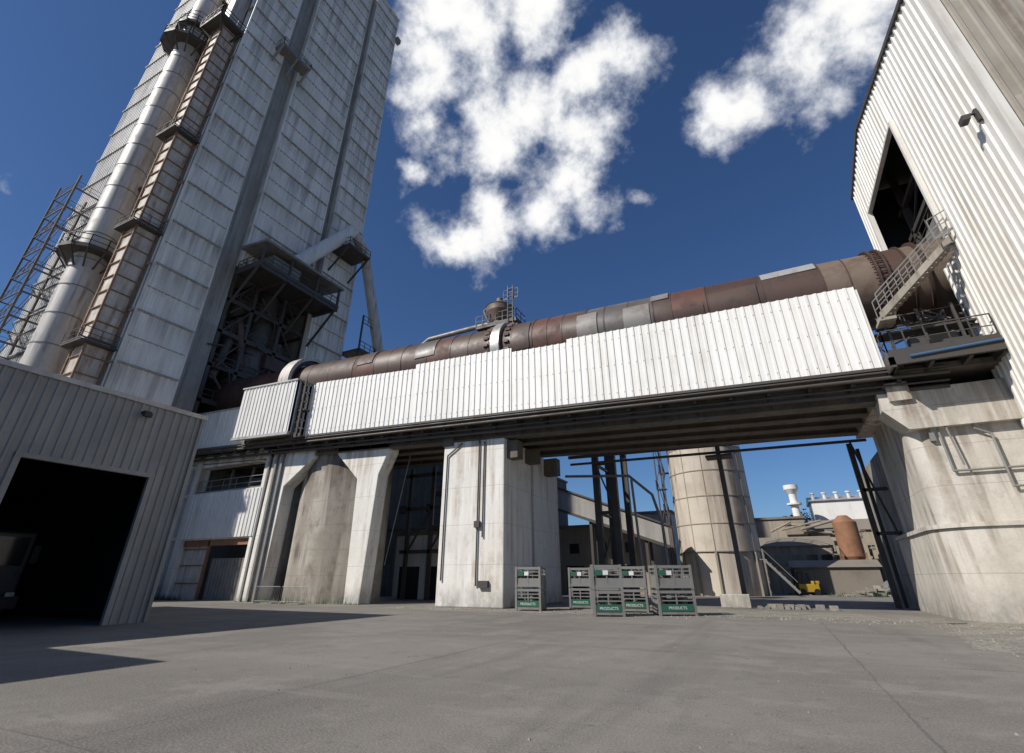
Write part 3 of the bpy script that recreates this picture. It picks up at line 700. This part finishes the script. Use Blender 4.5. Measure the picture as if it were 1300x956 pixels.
# ---------------------------------------------------------------- pipe rack under bridge
PR=top('pipe_rack'); b=B()
b.cyl((-13.9,38.5,10.7),(6.9,38.5,10.35),.14,12); b.cyl((-13.9,38.9,10.2),(6.9,38.9,9.9),.1,12); b.cyl((-13.9,39.3,10.9),(6.9,39.3,10.5),.07,10)
b.box(-2.45,-2.15,38.4,38.7,0,10.6); b.box(-3.2,-1.4,38.2,39.5,9.6,9.75)
b.box(5.9,6.2,40,40.3,0,10.0); b.box(6.5,6.7,41,41.2,0,9.8); b.beam((6.05,40.1,4.2),(7.6,40.1,4.2),.2); b.beam((6.05,40.1,6.9),(7.6,40.1,6.9),.2)
b.beam((6.1,39.8,10),(7.5,39.8,2.2),.12)
part(PR,'rack_pipes_and_posts',b,'steel_dark',True)
b=B()
for x,y in ((-12.4,41),(-10.9,41),(-12.4,45),(-10.9,45)):
    b.box(x-.25,x+.25,y-.25,y+.25,0,14); 
for z in (2.5,6.5,10.5): b.beam((-12.4,41,z),(-10.9,41,z),.25); b.beam((-12.4,41,z),(-12.4,45,z),.2)
b.beam((-12.4,41,2.5),(-10.9,41,6.5),.12); b.beam((-10.9,41,6.5),(-12.4,41,10.5),.12)
part(PR,'trestle',b,'steel_dark')
b=B(); b.tube([(-15,40.5,9.6),(-9.5,40.5,9.2),(-7.8,40.5,7.6),(-7.3,40.5,5.5),(-7.2,40.5,0)],.11,10); b.tube([(-9.2,40,8.8),(-9.0,40,0)],.1,10); part(PR,'gooseneck_pipe',b,'steel_grey',True)
# ---------------------------------------------------------------- silo
SI=top('storage_silo'); sx,sy,sr=-5.6,64,4.25
b=B(); b.cyl((sx,sy,4.2),(sx,sy,15.6),sr,48); b.cyl((sx,sy,0),(sx,sy,4.2),sr-.1,48); b.cyl((sx,sy,15.6),(sx,sy,16.2),sr+.05,48,1.2); part(SI,'silo_shell',b,'silo',True)
b=B()
for z in (4.2,7.0,9.9,12.7,15.5): b.cyl((sx,sy,z),(sx,sy,z+.1),sr+.05,48)
for k in range(12):
    t=2*math.pi*k/12; x=sx+math.cos(t)*(sr+.02);y=sy+math.sin(t)*(sr+.02); b.beam((x,y,0),(x,y,4.2),.22); b.beam((x,y,4.2),(x,y,15.5),.06)
part(SI,'silo_bands',b,'bg_conc',True)
b=B(); pr=None
for k in range(15):
    t=2*math.pi*k/14; p=(sx+math.cos(t)*sr,sy+math.sin(t)*sr,15.7)
    if pr: b.rail([pr,p],1.1,1.,.06)
    pr=p
b.cyl((sx-.6,sy,16.2),(sx-.6,sy,17.6),.25,10); b.cyl((sx+1,sy,16.2),(sx+1,sy,17.2),.35,10); b.beam((sx+.2,sy,16),(sx+.2,sy,18.2),.06)
part(SI,'top_railing',b,'steel_grey')
b=B(); px=sx-sr-.7
for k in range(5):
    z=4+k*2.4; y0,y1=(61.5,64.5) if k%2 else (64.5,61.5); b.beam((px,y0,z),(px,y1,z+2.4),.1,.35); b.beam((px-.5,y0,z+1),(px-.5,y1,z+3.4),.06); b.box(px-.6,px+.5,y1-.4,y1+.4,z+2.35,z+2.45); b.rail([(px-.6,y1-.4,z+2.4),(px-.6,y1+.4,z+2.4)],1.1,.4,.06)
for y in (61.3,64.7): b.beam((px-.5,y,0),(px-.5,y,16.8),.14)
b.beam((px+.3,61.3,0),(px+.3,61.3,16.8),.14)
part(SI,'silo_stairs',b,'steel_dark')
b=B()
for k in range(8): b.box(-1.2+k*.35,-.9+k*.35,62,63,3.4-k*.42,3.48-k*.42)
b.beam((-1.2,62,3.5),(1.5,62,.3),.08,.25); b.beam((-1.2,62,4.5),(1.5,62,1.3),.05); b.beam((-1.2,62,0),(-1.2,62,4.5),.1); b.box(-2.2,-1.1,62,63,3.4,3.5)
part(SI,'access_steps',b,'steel_grey')
# ---------------------------------------------------------------- conveyor gallery + background
CG=top('conveyor_gallery'); b=B()
b.hexa([(-26,56,10.4),(-9.6,56,4.6),(-9.6,58.5,4.6),(-26,58.5,10.4),(-26,56,13.0),(-9.6,56,6.6),(-9.6,58.5,6.6),(-26,58.5,13.0)]); part(CG,'gallery_body',b,'clad_grey')
b=B()
for x,z in ((-23,9.6),(-18,7.8),(-12,5.6)):
    for y in (56.2,58.3): b.box(x-.15,x+.15,y-.15,y+.15,0,z)
b.hexa([(-26.2,55.8,13.0),(-9.5,55.8,6.6),(-9.5,58.7,6.6),(-26.2,58.7,13.0),(-26.2,55.8,13.2),(-9.5,55.8,6.8),(-9.5,58.7,6.8),(-26.2,58.7,13.2)])
b.beam((-26,55.9,10.4),(-9.6,55.9,4.6),.3)
part(CG,'gallery_steel',b,'steel_dark')
def bld(nm,x0,x1,y0,y1,h,m,roof='flat',win=0,door=0,rise=1.2,rm='bg_roof'):
    e=top(nm); b=B(); b.box(x0,x1,y0,y1,0,h); part(e,'walls',b,m)
    b=B()
    if roof=='flat': b.box(x0-.2,x1+.2,y0-.2,y1+.2,h,h+.3)
    elif roof=='gable':
        b.v=[(x0-.3,y0-.3,h),(x1+.3,y0-.3,h),(x1+.3,y1+.3,h),(x0-.3,y1+.3,h),(x0-.3,(y0+y1)/2,h+rise),(x1+.3,(y0+y1)/2,h+rise)]
        b.f=[(0,1,5,4),(2,3,4,5),(0,4,3),(1,2,5),(3,2,1,0)]
    part(e,'roof',b,rm)
    b=B()
    for k in range(win):
        x=x0+(k+.5)*(x1-x0)/win; b.box(x-.6,x+.6,y0-.05,y0+.05,h*.6,h*.6+1.1)
    for k in range(door):
        x=x0+(k+.5)*(x1-x0)/door; b.box(x-1.1,x+1.1,y0-.04,y0+.06,0,min(3,h*.5))
    if b.v: part(e,'openings',b,'glass')
    return e
bld('low_warehouse',-30,-13,60,74,7.2,'bg_conc',win=5,door=3)
bld('low_warehouse',-45,-26,46,58,6.5,'conc_stain',door=2)
bld('low_warehouse',-31.5,-24.6,39,43,5.2,'clad_box',door=2)
bld('process_building',-60,-31,60,84,17,'conc_dark',win=6)
bld('process_building',-24,-12,74,90,10,'clad_grey')
bld('low_warehouse',-3.5,4.5,82,88,9.2,'bg_conc',win=4,door=2)
bld('low_warehouse',-1.5,6.5,76.5,80,5.4,'clad_old','gable',win=5,door=1,rise=1.2)
bld('low_warehouse',4.6,14,84,89,7.6,'bg_conc','gable',win=6,rise=1.6)
bld('white_factory',6.5,18,90,97,12.3,'clad_white','gable',win=8,rise=1.,rm='galv')
bld('low_warehouse',13,40,78,90,8.2,'clad_old','gable',win=6,door=2,rise=2)
bld('white_factory',18.5,34,92,110,14.5,'clad_white','gable',win=5,rise=2,rm='galv')
bld('low_warehouse',1.5,10,71,74.5,2.8,'bg_roof','gable',rise=.8)
bld('low_warehouse',-.9,1.3,70,72,2.6,'clad_old')
b=B(); e=top('roof_vents')
for k in range(7): b.cyl((7+k*1.6,91.5,12.5),(7+k*1.6,91.5,13.5),.25,10); b.cyl((7+k*1.6,91.5,13.5),(7+k*1.6,91.5,13.7),.38,10)
part(e,'vent_pipes',b,'clad_box',True)
e=top('mushroom_chimney'); b=B(); hx,hy=4.0,85.5; b.cyl((hx,hy,9.3),(hx,hy,12.9),.52,20); b.cyl((hx,hy,12.9),(hx,hy,13.6),.52,20,.98); b.cyl((hx,hy,13.6),(hx,hy,14.2),.98,20); b.cyl((hx,hy,11.4),(hx,hy,11.65),1.0,20); part(e,'chimney_shell',b,'clad_white',True)
e=top('rusty_hopper'); b=B(); b.cyl((8.4,75.5,4),(8.4,75.5,7.9),1.3,24); b.cyl((8.4,75.5,7.9),(8.4,75.5,8.7),1.3,24,.5); b.cyl((8.4,75.5,2.6),(8.4,75.5,4),.5,24,1.3)
part(e,'hopper_shell',b,'rust_silo',True); b=B()
for dx in (-1.2,1.2):
    for dy in (-1.2,1.2): b.box(8.4+dx-.1,8.4+dx+.1,75.5+dy-.1,75.5+dy+.1,0,4.4)
part(e,'hopper_legs',b,'steel_rust')
e=top('process_pipework'); b=B(); rnd=random.Random(3)
for k in range(60):
    x=rnd.uniform(-1,15); y=rnd.uniform(80,83.5); z=rnd.uniform(2,8.5)
    if rnd.random()<.5: b.cyl((x,y,z),(x+rnd.uniform(2,5),y,z+rnd.uniform(-.5,1.2)),rnd.uniform(.06,.22),10)
    else: b.cyl((x,y,0),(x,y,z),rnd.uniform(.1,.3),10)
for k in range(6):
    x=7+k*1.4; h=rnd.uniform(3,6.5); b.box(x,x+1.0,80.5,82,0,h); b.rail([(x,80.5,h),(x+1.2,80.5,h)],1,.6,.06)
part(e,'pipes_and_vessels',b,'bg_conc')
e=top('process_pipework'); b=B()
for k in range(16):
    x=rnd.uniform(-27,-20); z=rnd.uniform(2,13)
    if k%2: b.cyl((x,40,z),(x+rnd.uniform(-3,3),40.5,z+rnd.uniform(-2,3)),rnd.uniform(.06,.16),10)
    else: b.box(x,x+.25,39.8,40.1,0,rnd.uniform(8,14))
for z in (5.5,8.5): b.box(-27,-20.2,38.2,39,z,z+.2); b.rail([(-27,38.2,z+.2),(-20.2,38.2,z+.2)],1.1,1.2,.06)
for x in (-29.5,-27,-24.5,-22): b.box(x,x+.3,37.6,37.9,0,11)
for z in (3.6,7.2,10.2): b.box(-30,-20.2,37.6,37.9,z,z+.3)
for k in range(4): b.beam((-29.3+k*2.4,37.7,3.6),(-27+k*2.4,37.7,7.2),.14)
part(e,'pipes_and_frames',b,'steel_dark')
b=B()
for k in range(9):
    x=-26.5+k*.75; b.cyl((x,37.5,rnd.uniform(5,7)),(x+rnd.uniform(-.8,.8),37.5,11),rnd.uniform(.05,.14),8)
b.cyl((-24.5,31,10.5),(-26,31,2.5),.03,6)
part(e,'hanging_pipes',b,'steel_grey')
# ---------------------------------------------------------------- vehicles & yard items
def car(x,y,rot,m):
    e=top('parked_car'); b=B()
    b.prismy([(-2.1,.35),(2.1,.35),(2.15,.75),(1.3,.95),(.7,1.42),(-1.1,1.45),(-1.8,.98),(-2.15,.9)],-.85,.85); part(e,'car_body',b,m,bevel=.06)
    b=B(); b.prismy([(1.15,.98),(.65,1.36),(-1.05,1.38),(-1.6,1.0)],-.87,.87); part(e,'car_windows',b,'glass')
    b=B()
    for xx in (-1.35,1.35):
        for yy in (-.88,.7): b.cyl((xx,yy,.32),(xx,yy+.2,.32),.32,18)
    part(e,'wheels',b,'black'); e.location=(x,y,0); e.rotation_euler=(0,0,R(rot))
car(11.5,70,20,'car_paint'); 
e=top('forklift_truck'); b=B(); b.box(-1.1,1,-.6,.6,.3,1.1); b.box(-1.2,-.5,-.6,.6,1.1,1.4); part(e,'forklift_body',b,'yellow',bevel=.05)
b=B()
for x in (-.7,.6):
    for y in (-.6,.6): b.beam((x,y,1.1),(x*.8,y,2.2),.08)
b.box(-.65,.6,-.65,.65,2.2,2.28)
for y in (-.35,.35): b.box(1.05,1.15,y-.06,y+.06,.1,2.7); b.box(1.1,2.1,y-.06,y+.06,.1,.16)
for x in (-.75,.7):
    for y in (-.65,.5): b.cyl((x,y,.32),(x,y+.2,.32),.32,16)
part(e,'mast_and_wheels',b,'black'); e.location=(2.4,68,0); e.rotation_euler=(0,0,R(200))
e=top('rubble_pile'); b=B()
for k in range(90):
    x=random.gauss(9,2.2);y=random.gauss(66,1.0);s=random.uniform(.1,.35); h=max(0,.9-abs(x-9)*.25)*random.random()
    b.box(x-s,x+s,y-s*.7,y+s*.7,h-s*.2,h+s*.7)
for k in range(60):
    x=random.gauss(-51,1.2);y=random.gauss(27.6,.5);s=random.uniform(.08,.3); b.box(x-s,x+s,y-s,y+s,0,s*1.2)
for k in range(50):
    x=random.gauss(.2,.9);y=random.gauss(36.5,.5);s=random.uniform(.08,.22); b.box(x-s,x+s,y-s,y+s,0,s*1.2)
part(e,'rubble_blocks',b,'conc_stain')
e=top('concrete_block'); b=B(); b.box(-3.6,-1.9,36.2,37.0,0,.75); part(e,'block_body',b,'conc',bevel=.04)
def leaves(b,c,r,n,s):
    for k in range(n):
        while True:
            d=Vector((random.uniform(-1,1),random.uniform(-1,1),random.uniform(-1,1)))
            if d.length<1: break
        p=Vector(c)+Vector((d.x*r[0],d.y*r[1],d.z*r[2])); a=Vector((random.gauss(0,1),random.gauss(0,1),random.gauss(0,1))).normalized(); u=a.orthogonal().normalized()*s*random.uniform(.6,1.3); v=a.cross(u)*.7
        i=len(b.v); b.v+=[tuple(p-u),tuple(p+v*.6),tuple(p+u),tuple(p-v*.6)]; b.f.append((i,i+1,i+2,i+3))
def tree(x,y,h):
    e=top('leafy_tree'); b=B(); b.cyl((x,y,0),(x,y,h*.6),.22,8,.1)
    for k in range(6):
        t=k*1.05; b.cyl((x,y,h*(.35+.05*k)),(x+math.cos(t)*h*.25,y+math.sin(t)*h*.25,h*(.55+.06*k)),.08,6,.03)
    part(e,'trunk_and_limbs',b,'bark'); b=B()
    for k in range(9): t=k*.9; leaves(b,(x+math.cos(t)*h*.2*(k%3)/1.5,y+math.sin(t)*h*.2,h*(.5+.05*k)),(h*.14,h*.14,h*.11),170,.22)
    part(e,'crown',b,'foliage')
tree(3.2,91.5,11.6); tree(5.6,82,5.5); tree(12,73,3.2); tree(14.5,74,3.6)
b=B(); 
for k in range(700):
    x=random.uniform(-51,-45) if k<320 else random.uniform(4,14); y=random.gauss(28.3,.3) if k<320 else random.uniform(62,70)
    if k>520: x=random.uniform(-39,-26); y=random.gauss(28.9,.15)
    h=random.uniform(.15,.6); dx=random.uniform(-.15,.15); i=len(b.v); b.v+=[(x-.02,y,0),(x+.03,y,0),(x+dx,y+random.uniform(-.1,.1),h)]; b.f.append((i,i+1,i+2))
part(None,'grass',b,'foliage')
# ---------------------------------------------------------------- world
EL=40.5; SD=Vector((.61,.79)).normalized()     # horizontal travel direction of the sunlight
w=bpy.data.worlds.new('World'); S.world=w; w.use_nodes=True; nt=w.node_tree; bg=nt.nodes['Background']
try:
    w.cycles.sampling_method='MANUAL'; w.cycles.sample_map_resolution=512
except Exception: pass
sky=nd(nt,'ShaderNodeTexSky',sky_type='NISHITA'); sky.sun_disc=False; sky.sun_elevation=R(EL); sky.sun_rotation=math.atan2(-SD.x,-SD.y)%(2*math.pi); sky.air_density=1.0; sky.dust_density=.4; sky.ozone_density=3.
tc=nd(nt,'ShaderNodeTexCoord'); v=tc.outputs['Generated']
tint=mixc(nt,1.,sky.outputs[0],(.50,.68,.92),'MULTIPLY')
clouds=[(-13.7,59.4,.10),(-15.4,54.4,.09),(-8,58.2,.09),(4,60,.08),(-14.3,49.3,.065),(-5.2,48.5,.095),(5.4,50.8,.11),(16,54,.08),(14.5,49.5,.09),(8.6,44.2,.095),(4,41.3,.08),(-3.6,39.5,.075),(-8,37.2,.065),(-14.6,43.5,.035),
 (34.8,46.9,.07),(40.4,48.4,.085),(45.2,49,.095),(51,50,.11),(-54,30.7,.02),(21.3,42.4,.03)]
nn=nd(nt,'ShaderNodeTexNoise'); nn.inputs['Scale'].default_value=6.; nn.inputs['Detail'].default_value=4; nt.links.new(v,nn.inputs['Vector'])
sub=nd(nt,'ShaderNodeVectorMath',operation='SUBTRACT'); nt.links.new(nn.outputs['Color'],sub.inputs[0]); sub.inputs[1].default_value=(.5,.5,.5)
sc=nd(nt,'ShaderNodeVectorMath',operation='SCALE'); nt.links.new(sub.outputs[0],sc.inputs[0]); sc.inputs['Scale'].default_value=.2
ad=nd(nt,'ShaderNodeVectorMath',operation='ADD'); nt.links.new(v,ad.inputs[0]); nt.links.new(sc.outputs[0],ad.inputs[1])
acc=None
for az,el,r in clouds:
    ph=R(90+26.5-az); e_=R(el); d=(math.cos(e_)*math.cos(ph),math.cos(e_)*math.sin(ph),math.sin(e_))
    di=nd(nt,'ShaderNodeVectorMath',operation='DISTANCE'); nt.links.new(ad.outputs[0],di.inputs[0]); di.inputs[1].default_value=d
    f=math_(nt,'MULTIPLY_ADD',di.outputs['Value'],-1./r,1.)
    acc=f if acc is None else math_(nt,'SMOOTH_MAX',acc,f,.2)
acc=math_(nt,'MAXIMUM',acc,-1.25)
n1=noise(nt,v,9.5,8,.62)
dens=math_(nt,'ADD',acc,math_(nt,'MULTIPLY',math_(nt,'SUBTRACT',n1,.5),3.2))
al=ramp(nt,dens,-.2,.85)
cc=mixc(nt,ramp(nt,dens,.1,1.1),(7.6,8.0,8.8),(11.3,11.2,11.0))
c=mixc(nt,al,tint,cc)
nt.links.new(c,bg.inputs['Color']); bg.inputs['Strength'].default_value=.09
# sun
sd=bpy.data.lights.new('sun','SUN'); sd.energy=4.8; sd.angle=R(.5); sd.color=(1,.955,.88)
so=bpy.data.objects.new('sun',sd); S.collection.objects.link(so)
e_=R(EL); dirv=Vector((math.cos(e_)*SD.x,math.cos(e_)*SD.y,-math.sin(e_))); so.rotation_euler=dirv.to_track_quat('-Z','Y').to_euler(); so.location=(0,-20,60)
# camera
cd=bpy.data.cameras.new('camera'); cd.sensor_width=36; cd.lens=614/1300*36; cd.shift_y=-44.5/1300; cd.clip_end=6000; cd.clip_start=.1
co=bpy.data.objects.new('camera',cd); S.collection.objects.link(co); co.location=(0,0,1.6); co.rotation_euler=(R(90)+math.atan(301.5/614),0,R(26.5)); S.camera=co
S.view_settings.view_transform='Standard'; S.view_settings.look='None'; S.view_settings.exposure=0
